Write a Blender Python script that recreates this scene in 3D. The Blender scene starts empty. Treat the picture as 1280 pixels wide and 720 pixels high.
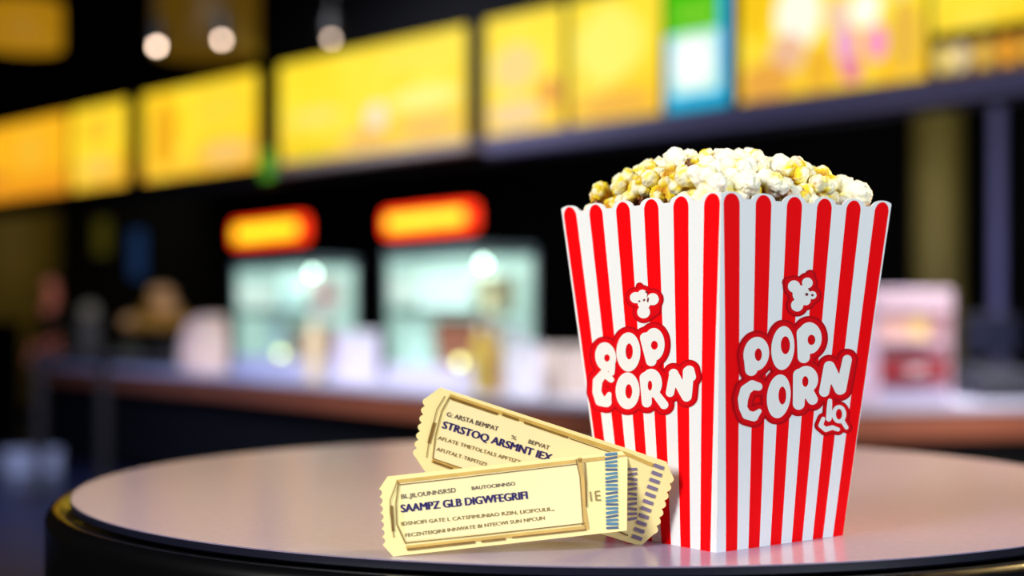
import bpy, bmesh, math, random
import numpy as np
from mathutils import Vector, Matrix, noise

random.seed(7)
C = bpy.context.scene.collection
SC = bpy.context.scene
F = 1850.0            # focal length in pixels of the 1280 wide frame
HY = 393.0            # row of the horizon
TZ = 1.05             # height of the table top
EYE = TZ + 0.132      # height of the camera
PI = math.pi

# ------------------------------------------------------------------ helpers
def lin(c):
    r = []
    for v in c[:3]:
        v = v / 255.0
        r.append(v / 12.92 if v <= 0.04045 else ((v + 0.055) / 1.055) ** 2.4)
    return (r[0], r[1], r[2], 1.0)

def at(px, py, Y):
    return Vector(((px - 640.0) / F * Y, Y, EYE + (HY - py) / F * Y))

MATS = {}
def mat(name, col, rough=0.6, metal=0.0, em=None, es=0.0, vary=0.08, scale=20.0, coat=0.0, spec=0.5, sss=0.0):
    if name in MATS:
        return MATS[name]
    m = bpy.data.materials.new(name); m.use_nodes = True
    nt = m.node_tree; b = nt.nodes['Principled BSDF']
    tc = nt.nodes.new('ShaderNodeTexCoord'); nz = nt.nodes.new('ShaderNodeTexNoise')
    nz.inputs['Scale'].default_value = scale
    nt.links.new(tc.outputs['Object'], nz.inputs['Vector'])
    mx = nt.nodes.new('ShaderNodeMix'); mx.data_type = 'RGBA'
    c = lin(col)
    mx.inputs['A'].default_value = tuple(v * (1 - vary) for v in c[:3]) + (1,)
    mx.inputs['B'].default_value = tuple(min(1, v * (1 + vary)) for v in c[:3]) + (1,)
    nt.links.new(nz.outputs['Fac'], mx.inputs['Factor'])
    nt.links.new(mx.outputs['Result'], b.inputs['Base Color'])
    b.inputs['Roughness'].default_value = rough
    b.inputs['Metallic'].default_value = metal
    b.inputs['Coat Weight'].default_value = coat
    b.inputs['Specular IOR Level'].default_value = spec
    if sss:
        b.inputs['Subsurface Weight'].default_value = sss
        b.inputs['Subsurface Radius'].default_value = (0.004, 0.003, 0.002)
    if em is not None:  # em on things that are no lamps stands in for light
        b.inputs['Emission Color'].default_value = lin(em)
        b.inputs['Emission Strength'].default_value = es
    MATS[name] = m
    return m

def glass_mat():
    if 'pane' in MATS: return MATS['pane']
    m = bpy.data.materials.new('pane'); m.use_nodes = True
    nt = m.node_tree; nt.nodes.remove(nt.nodes['Principled BSDF'])
    out = nt.nodes['Material Output']
    t = nt.nodes.new('ShaderNodeBsdfTransparent'); t.inputs['Color'].default_value = (0.93, 0.98, 0.96, 1)
    g = nt.nodes.new('ShaderNodeBsdfGlossy'); g.inputs['Roughness'].default_value = 0.05
    lw = nt.nodes.new('ShaderNodeLayerWeight'); lw.inputs['Blend'].default_value = 0.25
    fr = nt.nodes.new('ShaderNodeMath'); fr.operation = 'MULTIPLY'; fr.inputs[1].default_value = 0.3
    nt.links.new(lw.outputs['Facing'], fr.inputs[0])
    mx = nt.nodes.new('ShaderNodeMixShader')
    nt.links.new(fr.outputs[0], mx.inputs[0]); nt.links.new(t.outputs[0], mx.inputs[1]); nt.links.new(g.outputs[0], mx.inputs[2])
    nt.links.new(mx.outputs[0], out.inputs['Surface'])
    MATS['pane'] = m
    return m

def link(name, me, m=None, parent=None):
    o = bpy.data.objects.new(name, me); C.objects.link(o)
    if m is not None: me.materials.append(m)
    if parent is not None: o.parent = parent
    return o

def obj(name, bm, m, parent=None, smooth=False):
    me = bpy.data.meshes.new(name)
    bmesh.ops.recalc_face_normals(bm, faces=bm.faces)
    bm.to_mesh(me); bm.free()
    if smooth:
        for p in me.polygons: p.use_smooth = True
    return link(name, me, m, parent)

def tag(o, label=None, cat=None, group=None, kind=None):
    if label: o['label'] = label
    if cat: o['category'] = cat
    if group: o['group'] = group
    if kind: o['kind'] = kind
    return o

def thing(name, label, cat, loc=(0, 0, 0), rz=0.0, group=None):
    o = bpy.data.objects.new(name, None); C.objects.link(o)
    o.location = loc; o.rotation_euler = (0, 0, rz); o.empty_display_size = 0.05
    return tag(o, label, cat, group)

def dup(root, loc=None, label=None):
    r = root.copy(); C.objects.link(r)
    if loc is not None: r.location = loc
    if label: r['label'] = label
    for ch in list(root.children):
        c = ch.copy(); C.objects.link(c); c.parent = r
        for g in ch.children:
            d = g.copy(); C.objects.link(d); d.parent = c
    return r

def bx(bm, x0, x1, y0, y1, z0, z1, bev=0.0):
    r = bmesh.ops.create_cube(bm, size=1.0)
    vs = r['verts']
    bmesh.ops.scale(bm, verts=vs, vec=(x1 - x0, y1 - y0, z1 - z0))
    bmesh.ops.translate(bm, verts=vs, vec=((x0 + x1) / 2, (y0 + y1) / 2, (z0 + z1) / 2))
    if bev > 0:
        es = list({e for v in vs for e in v.link_edges})
        bmesh.ops.bevel(bm, geom=es, offset=bev, segments=2, affect='EDGES', profile=0.5)
    return bm

def box(name, x0, x1, y0, y1, z0, z1, m, parent=None, bev=0.0):
    return obj(name, bx(bmesh.new(), x0, x1, y0, y1, z0, z1, bev), m, parent)

def lathe(bm, prof, n=64, cx=0.0, cy=0.0):
    """prof: (r, z) list; r=0 ends become poles"""
    rings = []
    for r, z in prof:
        if r < 1e-7:
            rings.append([bm.verts.new((cx, cy, z))])
        else:
            rings.append([bm.verts.new((cx + r * math.cos(2 * PI * k / n), cy + r * math.sin(2 * PI * k / n), z)) for k in range(n)])
    for a, b in zip(rings, rings[1:]):
        for k in range(n):
            k2 = (k + 1) % n
            if len(a) == 1 and len(b) == 1: continue
            if len(a) == 1: bm.faces.new((a[0], b[k], b[k2]))
            elif len(b) == 1: bm.faces.new((a[k], b[0], a[k2]))
            else: bm.faces.new((a[k], b[k], b[k2], a[k2]))
    return bm

def rod(bm, p, q, r, n=12, r2=None):
    p = Vector(p); q = Vector(q); d = (q - p)
    L = d.length
    M = Matrix.Translation((p + q) / 2) @ d.to_track_quat('Z', 'Y').to_matrix().to_4x4()
    bmesh.ops.create_cone(bm, cap_ends=True, segments=n, radius1=r, radius2=r if r2 is None else r2, depth=L, matrix=M)
    return bm

def ball(bm, c, r, sub=3, s=(1, 1, 1)):
    M = Matrix.Translation(c) @ Matrix.Diagonal((s[0], s[1], s[2], 1))
    bmesh.ops.create_icosphere(bm, subdivisions=sub, radius=r, matrix=M)
    return bm

def prism(bm, pts, z0, z1):
    lo = [bm.verts.new((p[0], p[1], z0)) for p in pts]
    hi = [bm.verts.new((p[0], p[1], z1)) for p in pts]
    n = len(pts)
    bm.faces.new(lo); bm.faces.new(hi)
    for k in range(n):
        bm.faces.new((lo[k], lo[(k + 1) % n], hi[(k + 1) % n], hi[k]))
    return bm

# ------------------------------------------------------------------ camera
cam = bpy.data.cameras.new('camera'); co = bpy.data.objects.new('camera', cam); C.objects.link(co)
co.location = (0, 0, EYE); co.rotation_euler = (PI / 2, 0, 0)
cam.sensor_width = 36.0; cam.lens = F / 1280.0 * 36.0
cam.shift_y = (HY - 360.0) / 1280.0
cam.clip_start = 0.05; cam.clip_end = 100
cam.dof.use_dof = True; cam.dof.focus_distance = 0.842; cam.dof.aperture_fstop = 3.1
SC.camera = co
SC.view_settings.view_transform = 'Standard'
SC.view_settings.look = 'None'
SC.cycles.use_denoising = True
SC.cycles.max_bounces = 6
SC.cycles.caustics_reflective = False; SC.cycles.caustics_refractive = False
SC.cycles.sample_clamp_indirect = 4.0

w = bpy.data.worlds.new('world'); SC.world = w; w.use_nodes = True
w.node_tree.nodes['Background'].inputs[0].default_value = (0.5, 0.55, 0.7, 1)
w.node_tree.nodes['Background'].inputs[1].default_value = 0.03

# ------------------------------------------------------------------ room shell
EV = Vector((-0.6802, 0.7330, 0)); NV = Vector((-0.7330, -0.6802, 0)); P0 = Vector((0, 7.74, 0))
YAW = math.atan2(-EV.y, -EV.x)          # local +x runs to the right along the menu wall, local -y faces the guests

def on_line(px, P, E):
    k = (px - 640.0) / F                 # ground point under column px on the line P + t E
    t = (k * P.y - P.x) / (E.x - k * E.y)
    return P + t * E

M_FLOOR = mat('floor_tile', (30, 34, 52), 0.28, vary=0.25, scale=2.5)
M_DARK = mat('dark_paint', (9, 9, 11), 0.85, spec=0.15)
M_BLACK = mat('black_metal', (10, 10, 11), 0.35)
M_STEEL = mat('steel', (110, 112, 118), 0.3, 0.9)
M_WHITE = mat('white_enamel', (225, 225, 232), 0.4)

back = P0 - NV * 2.6
wl, wr = -6.5, 5.0
def on_x(x, P=back): t = (x - P.x) / EV.x; return P + t * EV
bl, br = on_x(wl), on_x(wr)
room = [(wl, -2), (wr, -2), (br.x, br.y), (bl.x, bl.y)]
CEIL = 3.9
def struct(name, bm, m):
    o = obj(name, bm, m); o['kind'] = 'structure'; return o
struct('floor', prism(bmesh.new(), room, -0.1, 0.0), M_FLOOR)
struct('ceiling', prism(bmesh.new(), room, CEIL, CEIL + 0.1), M_DARK)
struct('wall_back', prism(bmesh.new(), [bl, br, br - NV * 0.1, bl - NV * 0.1], 0, CEIL), M_DARK)
struct('wall_left', prism(bmesh.new(), [(wl - 0.1, -2), (wl, -2), (bl.x, bl.y), (wl - 0.1, bl.y)], 0, CEIL), mat('olive_wall', (62, 54, 20), 0.8, spec=0.2))
struct('wall_right', prism(bmesh.new(), [(wr, -2), (wr + 0.1, -2), (wr + 0.1, br.y), (br.x, br.y)], 0, CEIL), M_DARK)
# the header the menu screens hang on, and the pale ledge along its foot
fa, fb = on_x(-6.1, P0), on_x(4.6, P0)
struct('wall_header', prism(bmesh.new(), [fa - NV * 0.04, fb - NV * 0.04, fb - NV * 0.2, fa - NV * 0.2], 2.02, CEIL), mat('header_paint', (8, 9, 14), 0.8, spec=0.15))
la, lb = on_line(620, P0, EV), on_line(1420, P0, EV)
struct('trim_1', prism(bmesh.new(), [la + NV * 0.09, lb + NV * 0.09, lb - NV * 0.035, la - NV * 0.035], 2.035, 2.115), mat('lavender_ledge', (62, 60, 82), 0.5, em=(90, 88, 132), es=0.28))  # slight emission in place of light on the ledge
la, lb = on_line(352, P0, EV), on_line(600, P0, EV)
struct('trim_2', prism(bmesh.new(), [la + NV * 0.09, lb + NV * 0.09, lb - NV * 0.035, la - NV * 0.035], 2.07, 2.115), mat('grey_ledge', (120, 110, 110), 0.4, em=(70, 62, 58), es=0.6))  # this ledge too looks lit by its own emission

# ------------------------------------------------------------------ menu screens
def screen_mat(name, top, bot, streak, sh=1.0, white=0.0):
    m = bpy.data.materials.new(name); m.use_nodes = True
    nt = m.node_tree; b = nt.nodes['Principled BSDF']
    b.inputs['Base Color'].default_value = (0.02, 0.02, 0.02, 1); b.inputs['Roughness'].default_value = 0.3
    tc = nt.nodes.new('ShaderNodeTexCoord'); sep = nt.nodes.new('ShaderNodeSeparateXYZ')
    nt.links.new(tc.outputs['Generated'], sep.inputs[0])
    rm = nt.nodes.new('ShaderNodeValToRGB')
    rm.color_ramp.elements[0].position = 0.05; rm.color_ramp.elements[0].color = lin(bot)
    rm.color_ramp.elements[1].position = 0.5; rm.color_ramp.elements[1].color = lin(top)
    nt.links.new(sep.outputs['Z'], rm.inputs[0])
    mp = nt.nodes.new('ShaderNodeMapping'); mp.inputs['Scale'].default_value = (5.0, 1.0, 1.2)
    nt.links.new(tc.outputs['Generated'], mp.inputs[0])
    nz = nt.nodes.new('ShaderNodeTexNoise'); nz.inputs['Scale'].default_value = 1.6; nz.inputs['Detail'].default_value = 3
    nt.links.new(mp.outputs[0], nz.inputs['Vector'])
    mr = nt.nodes.new('ShaderNodeMapRange'); mr.inputs['From Min'].default_value = 0.42; mr.inputs['From Max'].default_value = 0.72
    nt.links.new(nz.outputs['Fac'], mr.inputs['Value'])
    mx = nt.nodes.new('ShaderNodeMix'); mx.data_type = 'RGBA'
    nt.links.new(mr.outputs[0], mx.inputs['Factor']); nt.links.new(rm.outputs[0], mx.inputs['A'])
    mx.inputs['B'].default_value = lin(streak)
    nt.links.new(mx.outputs['Result'], b.inputs['Emission Color'])
    b.inputs['Emission Strength'].default_value = sh
    return m

def glow(name, col, s=1.0):
    return mat(name, (20, 20, 20), 0.4, em=col, es=s, vary=0.0)

Y1 = screen_mat('amber_screen', (248, 182, 30), (226, 140, 30), (240, 160, 30), 1.15)
Y2 = screen_mat('yellow_screen', (253, 218, 40), (251, 198, 50), (253, 228, 64), 1.15)
Y3 = screen_mat('gold_screen', (253, 206, 34), (242, 172, 44), (253, 226, 64), 1.2)
Y4 = screen_mat('bright_yellow_screen', (254, 222, 44), (249, 190, 34), (255, 232, 84), 1.1)
YB = screen_mat('blue_screen', (16, 150, 215), (14, 160, 200), (40, 190, 230), 1.25)

def disc(bm, cx, cz, rx, rz, y, n=28):
    vs = [bm.verts.new((cx + rx * math.cos(2 * PI * k / n), y, cz + rz * math.sin(2 * PI * k / n))) for k in range(n)]
    bm.faces.new(vs)

SCREENS = [
 # px left, px right, material, label, pictures: (u, v, ru, rv, colour, strength)
 (-55, 84, Y1, 'dim amber menu screen at the far left end of the row', [(.3, .3, .2, .1, (222, 140, 40), 1), (.7, .6, .12, .25, (250, 190, 50), 1)]),
 (90, 158, Y3, 'narrow golden menu screen, second from the left end of the row', [(.5, .25, .3, .12, (250, 205, 90), 1), (.5, .7, .3, .18, (252, 205, 50), 1)]),
 (180, 321, Y3, 'amber menu screen standing above the left red sign, pale orange at its foot', [(.75, .2, .2, .12, (250, 200, 110), 1), (.7, .68, .22, .22, (252, 222, 60), 1), (.2, .5, .12, .4, (246, 178, 34), 1)]),
 (350, 582, Y2, 'wide yellow menu screen above and between the two red signs', [(.56, .32, .06, .13, (255, 225, 190), 1.1), (.8, .42, .17, .1, (255, 240, 130), 1.1), (.82, .16, .15, .1, (250, 200, 100), 1), (.5, .13, .12, .09, (250, 196, 100), 1), (.22, .42, .15, .07, (255, 232, 110), 1), (.18, .1, .16, .09, (246, 214, 30), 1), (.75, .8, .2, .1, (255, 236, 80), 1)]),
 (608, 704, Y2, 'pale yellow menu screen just right of the wide one, with faded pictures', [(.4, .55, .3, .2, (252, 220, 130), 1), (.4, .15, .35, .12, (250, 215, 150), 1), (.85, .3, .12, .12, (232, 150, 60), 1)]),
 (713, 826, Y4, 'plain bright yellow menu screen left of the green and blue screen', [(.45, .6, .35, .3, (255, 236, 100), 1.1), (.5, .12, .42, .1, (246, 184, 60), 1)]),
 (833, 911, YB, 'blue menu screen with a green header and white centre', []),
 (925, 1158, Y4, 'menu screen with white and pink food pictures right of the blue screen', [(.1, .72, .1, .3, (252, 205, 30), 1), (.34, .56, .13, .24, (255, 248, 225), 1.1), (.28, .3, .1, .14, (244, 190, 150), 1), (.45, .16, .08, .17, (246, 186, 50), 1), (.16, .12, .14, .14, (240, 172, 70), 1), (.6, .3, .06, .13, (236, 160, 200), 1.1), (.76, .28, .05, .12, (244, 140, 200), 1.1), (.7, .52, .08, .13, (255, 246, 225), 1.2), (.63, .12, .05, .08, (232, 110, 170), 1), (.56, .5, .05, .14, (246, 206, 190), 1), (.9, .3, .08, .24, (240, 190, 70), 1), (.88, .75, .1, .2, (252, 226, 130), 1)]),
 (1166, 1330, Y4, 'yellow menu screen cut by the right edge of the row, above a dark strip', []),
]
SB, ST = 2.133, 2.745
for i, (a, b, m, lab, pics) in enumerate(SCREENS):
    A = on_line(a, P0, EV); B = on_line(b, P0, EV)
    Wd = (B - A).length; mid = (A + B) / 2
    t = thing('menu_screen', lab, 'screen', (mid.x, mid.y, SB), YAW, 'menu screens in a row above the counter')
    H = ST - SB
    box('bezel', -Wd / 2 - .012, Wd / 2 + .012, .002, .045, -.012, H + .012, M_BLACK, t, 0.004)
    d = box('display', -Wd / 2, Wd / 2, -.004, .004, 0, H, m, t)
    bm = bmesh.new(); rod(bm, (0, .04, H * .5), (0, .085, H * .5), .05); obj('wall_bracket', bm, M_BLACK, t)
    for k, (u, v, ru, rv, col, s) in enumerate(pics):
        bm = bmesh.new(); disc(bm, (u - .5) * Wd, v * H, ru * Wd, rv * H, -.0065 - .0004 * k)
        obj('menu_picture', bm, glow('glow_%d_%d_%d' % col, col, s), d)
    if i == 6:
        box('header_band', -Wd * .5, Wd * .38, -.012, -.006, H * .57, H, glow('green_glow', (74, 186, 16), 1.15), d)
        box('header_text', -Wd * .3, Wd * .3, -.016, -.0125, H * .68, H * .74, glow('lime_glow', (150, 215, 60), 1.0), d)
        bm = bmesh.new(); bx(bm, -Wd * .4, Wd * .36, -.012, -.006, H * .12, H * .57); obj('white_panel', bm, glow('mint_glow', (214, 250, 232), 1.1), d)
        bm = bmesh.new(); disc(bm, -.02, H * .35, Wd * .3, H * .18, -.0125); obj('menu_picture', bm, glow('white_glow', (250, 255, 246), 1.15), d)
    if i == 8:
        box('picture_strip', -Wd * .5, Wd * .5, -.012, -.006, 0, H * .23, glow('brown_glow', (120, 80, 30), 0.8), d)
        box('dark_line', -Wd * .5, Wd * .5, -.014, -.0065, H * .21, H * .27, M_BLACK, d)
        for k, (u, col) in enumerate([(.1, (250, 220, 120)), (.24, (240, 215, 160)), (.42, (240, 190, 80)), (.6, (250, 170, 50)), (.78, (246, 180, 60))]):
            bm = bmesh.new(); disc(bm, (u - .5) * Wd, H * .1, Wd * .07, H * .09, -.0125 - .0004 * k)
            obj('menu_picture', bm, glow('glow_%d_%d_%d' % col, col, 1.0), d)

# ------------------------------------------------------------------ counter
CZ = 0.782
def cp(px, py): Y = (EYE - CZ) * F / (py - HY); return Vector(((px - 640) / F * Y, Y, 0))
cpts = [cp(42, 453), cp(270, 467.5), cp(720, 502), cp(870, 509), cp(1280, 504), cp(1500, 503)]
def offset(pts, d):
    res = []
    for i, p in enumerate(pts):
        ns = []
        if i > 0: e = (p - pts[i - 1]).normalized(); ns.append(Vector((-e.y, e.x, 0)))
        if i < len(pts) - 1: e = (pts[i + 1] - p).normalized(); ns.append(Vector((-e.y, e.x, 0)))
        n = sum(ns, Vector()).normalized()
        res.append(p + n * d / max(.5, n.dot(ns[0])))
    return res
def band(f0, f1, z0, z1):
    return prism(bmesh.new(), offset(cpts, f0) + list(reversed(offset(cpts, f1))), z0, z1)
ct = thing('service_counter', 'long dark service counter with pale worktop and brown wooden edge', 'counter')
obj('worktop', band(-.02, .85, CZ - .03, CZ), mat('pale_worktop', (196, 196, 214), 0.4, vary=.04, scale=4), ct)
obj('wooden_edge', band(0.0, .05, CZ - .155, CZ - .031), mat('brown_wood', (150, 84, 58), 0.45, vary=.2, scale=6), ct)
obj('front_panel', band(.07, .12, .08, CZ - .032), M_DARK, ct)
obj('plinth', band(.14, .8, 0, .079), M_BLACK, ct)
obj('rear_panel', band(.76, .8, .08, CZ - .032), M_DARK, ct)
CE = (cpts[2] - cpts[1]).normalized()      # rightwards along the left run
CN = Vector((-CE.y, CE.x, 0))              # away from the guests
CYAW = math.atan2(CE.y, CE.x)
def on_counter(px, back): return on_line(px, cpts[1] + CN * back, CE)
CE2 = (cpts[4] - cpts[3]).normalized(); CN2 = Vector((-CE2.y, CE2.x, 0)); CYAW2 = math.atan2(CE2.y, CE2.x)
def on_counter2(px, back): return on_line(px, cpts[3] + CN2 * back, CE2)

# ------------------------------------------------------------------ lit food cabinets with signs on top
M_TEAL = glow('teal_light', (196, 236, 226), 1.0)
M_TEAL2 = glow('teal_back', (200, 236, 226), 1.0)  # glow puts the case's light into its rear and side panels
M_RED = mat('red_sign', (200, 30, 10), .4, em=(244, 48, 8), es=1.5)
M_YEL = screen_mat('sign_face', (255, 206, 20), (255, 190, 20), (255, 226, 40), 1.9)
M_YEL2 = glow('sign_letters', (255, 150, 20), 1.0)
M_BULB = glow('cool_bulb', (214, 255, 236), 11)
M_BULB2 = glow('green_bulb', (214, 226, 140), 7.5)

def rrect(bm, x0, x1, z0, z1, y0, y1, r, n=6):
    pts = []
    for cx, cz, a0 in ((x1 - r, z1 - r, 0), (x0 + r, z1 - r, 90), (x0 + r, z0 + r, 180), (x1 - r, z0 + r, 270)):
        for k in range(n + 1):
            a = math.radians(a0 + 90 * k / n); pts.append((cx + r * math.cos(a), cz + r * math.sin(a)))
    f = [bm.verts.new((x, y0, z)) for x, z in pts]; b = [bm.verts.new((x, y1, z)) for x, z in pts]
    bm.faces.new(f); bm.faces.new(b)
    for k in range(len(pts)):
        k2 = (k + 1) % len(pts); bm.faces.new((f[k], f[k2], b[k2], b[k]))
    return bm

def cabinet_lamp(loc, parent, sx, sy):
    l = bpy.data.lights.new('cabinet_lamp', 'AREA'); l.shape = 'RECTANGLE'; l.size = sx; l.size_y = sy; l.energy = 7; l.color = (.86, 1.0, .95)
    o = bpy.data.objects.new('cabinet_lamp', l); C.objects.link(o); o.parent = parent; o.location = loc
def cabinet(pl, pc, pr, ztop, sl, sr, sz0, sz1, label, slabel, lowbulb):
    cpos = on_counter(pc, .14); lpos = on_counter(pl, .14)
    W = (cpos - lpos).length
    # depth of the case from the column its rear right edge sits on
    rpos = on_line(pr, cpos, CN); D = (rpos - cpos).length
    D = min(D, .62); pass
    t = thing('food_cabinet', label, 'display cabinet', (cpos.x, cpos.y, CZ), CYAW, 'lit food cabinets on the counter')
    H = ztop - CZ
    box('base', -W, 0, 0, D, 0, .12, mat('cabinet_base', (210, 206, 226), .4), t, .01)
    box('roof', -W, 0, 0, D, H - .05, H, mat('cabinet_roof', (80, 96, 98), .4), t, .008)
    box('rear_panel', -W + .02, -.02, D - .03, D - .01, .12, H - .05, M_TEAL2, t)
    cabinet_lamp((-W / 2, D / 2 - .03, H - .085), t, W * .8, D * .5)
    lp = box('light_panel', -W + .06, -.06, .06, D - .08, H - .075, H - .055, M_TEAL, t)
    for x in (-W + .012, -.012):
        for y in (.012, D - .012):
            bm = bmesh.new(); rod(bm, (x, y, .12), (x, y, H - .05), .011); obj('corner_post', bm, M_STEEL, t)
    box('front_pane', -W + .025, -.025, .008, .014, .12, H - .05, glass_mat(), t)
    box('side_pane', -.015, -.009, .025, D - .03, .12, H - .05, glass_mat(), t)
    sp = box('side_panel', -W + .006, -W + .018, .025, D - .035, .12, H - .05, M_TEAL2, t)  # glowing end panel added to brighten the case's left side
    box('panel_stripe', -W + .0185, -W + .021, .03, D - .04, H * .62, H - .16, glow('white_stripe', (236, 250, 244), 1.15), sp)
    sh = box('shelf', -W + .03, -.03, .05, D - .05, .40, .415, mat('shelf_glass', (190, 205, 205), .2), t)
    box('shelf_lip', -W + .03, -.03, .035, .05, .395, .43, M_STEEL, sh)
    bm = bmesh.new(); ball(bm, (.028, .0, H - .1), .02); bb = obj('lamp_bulb', bm, M_BULB, t, True)
    bm = bmesh.new(); rod(bm, (.028, 0, H - .075), (.028, 0, H - .02), .014); obj('lamp_socket', bm, M_STEEL, bb)
    bm = bmesh.new(); rod(bm, (-.02, 0, H - .03), (.035, 0, H - .03), .008); obj('lamp_arm', bm, M_STEEL, bb)
    x = lowbulb
    bm = bmesh.new(); ball(bm, (x, -.02, .15), .02); bb = obj('lamp_bulb', bm, M_BULB2, t, True)
    bm = bmesh.new(); rod(bm, (x, -.02, .1), (x, -.02, .13), .014); obj('lamp_socket', bm, M_STEEL, bb)
    # the sign
    A = on_counter(sl, .12); B = on_counter(sr, .12); Ws = (B - A).length; md = (A + B) / 2
    s = thing('illuminated_sign', slabel, 'sign', (md.x, md.y, ztop), CYAW, 'red and yellow illuminated signs')
    z0, z1 = sz0 - ztop, sz1 - ztop
    obj('sign_box', rrect(bmesh.new(), -Ws / 2, Ws / 2, z0, z1, 0, .06, .05), M_RED, s)
    obj('sign_face', rrect(bmesh.new(), -Ws / 2 + .05, Ws / 2 - .05, z0 + .035, z1 - .035, -.006, .02, .03), M_YEL, s)
    for x in (-Ws * .3, Ws * .3):
        bm = bmesh.new(); rod(bm, (x, .03, 0), (x, .03, z0 + .02), .015); obj('sign_leg', bm, M_BLACK, s)
    return t, cpos, W, D

c1, p1, W1, D1 = cabinet(292, 388, 448, 1.535, 290, 376, 1.635, 1.805, 'left lit glass food cabinet on the counter under the smaller red sign', 'smaller left red sign with a glowing yellow face', -.36)
c2, p2, W2, D2 = cabinet(480, 600, 672, 1.545, 478, 587, 1.62, 1.77, 'right lit glass food cabinet on the counter under the larger red sign', 'larger right red sign with a glowing yellow face', -.16)

def inside(p, x, y):    # cabinet local to world
    return p + CE * x + CN * y
def carton(label, cat, p, x, y, z, wx, wy, h, col, group=None, em=None, es=0, lid=None):
    q = inside(p, x, y)
    t = thing('food_carton', label, cat, (q.x, q.y, CZ + z), CYAW, group)
    bm = bmesh.new()
    vs = []
    for zz, k in ((0, .86), (h, 1.0)):
        vs.append([bm.verts.new((sx * wx / 2 * k, sy * wy / 2 * k, zz)) for sx, sy in ((-1, -1), (1, -1), (1, 1), (-1, 1))])
    bm.faces.new(vs[0])
    bm.faces.new(vs[1])
    for k in range(4): bm.faces.new((vs[0][k], vs[0][(k + 1) % 4], vs[1][(k + 1) % 4], vs[1][k]))
    mm = mat('carton_%d_%d_%d' % col, col, .6, em=em, es=es)  # em on some cartons imitates the light inside the case
    obj('carton', bm, mm, t)
    box('lid', -wx / 2 - .004, wx / 2 + .004, -wy / 2 - .004, wy / 2 + .004, h, h + .012, mat('lid_%d_%d_%d' % (lid or col), lid or col, .6), t, .003)
    return t

carton('brown box of warm snacks at the foot of the left cabinet', 'box', p1, -.36, .17, .121, .22, .14, .16, (186, 130, 108))
carton('orange-brown box beside the corner post in the left cabinet', 'box', p1, -.14, .16, .121, .14, .14, .2, (196, 150, 120))
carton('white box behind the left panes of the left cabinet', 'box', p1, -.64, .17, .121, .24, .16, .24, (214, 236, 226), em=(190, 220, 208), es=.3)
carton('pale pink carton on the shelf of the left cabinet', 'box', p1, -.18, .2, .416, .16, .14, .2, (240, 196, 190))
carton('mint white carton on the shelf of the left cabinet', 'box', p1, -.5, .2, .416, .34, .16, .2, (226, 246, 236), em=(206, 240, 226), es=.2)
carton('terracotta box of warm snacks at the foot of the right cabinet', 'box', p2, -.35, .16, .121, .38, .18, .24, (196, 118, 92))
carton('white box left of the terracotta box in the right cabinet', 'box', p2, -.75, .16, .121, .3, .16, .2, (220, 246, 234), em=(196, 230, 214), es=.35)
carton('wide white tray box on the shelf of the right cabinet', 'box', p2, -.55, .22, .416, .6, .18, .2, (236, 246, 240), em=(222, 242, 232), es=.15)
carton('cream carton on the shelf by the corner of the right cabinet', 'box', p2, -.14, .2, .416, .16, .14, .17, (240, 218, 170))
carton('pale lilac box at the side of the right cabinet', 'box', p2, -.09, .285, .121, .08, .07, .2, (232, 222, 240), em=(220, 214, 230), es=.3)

def bottle(label, q, h, r, col, cap, group, em=None, es=0):
    t = thing('sauce_bottle', label, 'bottle', (q.x, q.y, CZ), 0, group)
    obj('bottle_body', lathe(bmesh.new(), [(0, 0), (r * .9, 0), (r, .01), (r, h * .62), (r * .85, h * .72), (r * .4, h * .84), (r * .36, h * .9), (0, h * .9)], 24), mat('bottle_%d_%d_%d' % col, col, .3, em=em, es=es), t, True)
    obj('cap', lathe(bmesh.new(), [(r * .45, h * .88), (r * .45, h * .94), (r * .15, h), (0, h)], 16), mat('cap_%d_%d_%d' % cap, cap, .4), t)
    return t
q = on_counter(601, .05); bottle('yellow sauce bottle standing at the corner of the right cabinet', q, .36, .04, (206, 186, 80), (240, 240, 220), None, (180, 160, 60), .25)
q = on_counter(620, .08); bottle('orange sauce bottle right of the yellow bottle', q, .34, .036, (200, 160, 90), (240, 240, 220), None, (170, 130, 70), .15)
q = on_counter(392, .06); bottle('cream sauce bottle at the corner of the left cabinet', q, .4, .045, (236, 214, 170), (240, 240, 220), None, (220, 196, 150), .3)

def plain_box(label, cat, name, pos, yaw, wx, wy, h, m, m2):
    t = thing(name, label, cat, (pos.x, pos.y, CZ), yaw)
    box('body', -wx / 2, wx / 2, -wy / 2, wy / 2, 0, h * .86, m, t, .01)
    box('lid', -wx / 2 - .006, wx / 2 + .006, -wy / 2 - .006, wy / 2 + .006, h * .86, h, m2, t, .008)
    return t
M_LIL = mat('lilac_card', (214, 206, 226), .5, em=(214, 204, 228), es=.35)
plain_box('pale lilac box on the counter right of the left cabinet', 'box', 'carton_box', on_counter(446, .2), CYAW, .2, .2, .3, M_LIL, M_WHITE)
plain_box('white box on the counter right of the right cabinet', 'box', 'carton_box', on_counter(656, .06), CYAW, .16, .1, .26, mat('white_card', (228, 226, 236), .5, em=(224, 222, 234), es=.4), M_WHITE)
plain_box('beige box on the counter beside the striped box edge', 'box', 'carton_box', on_counter(712, .3), CYAW, .2, .25, .24, mat('beige_card', (206, 190, 176), .5, em=(190, 172, 160), es=.25), mat('beige_lid', (214, 200, 186), .5))

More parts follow.
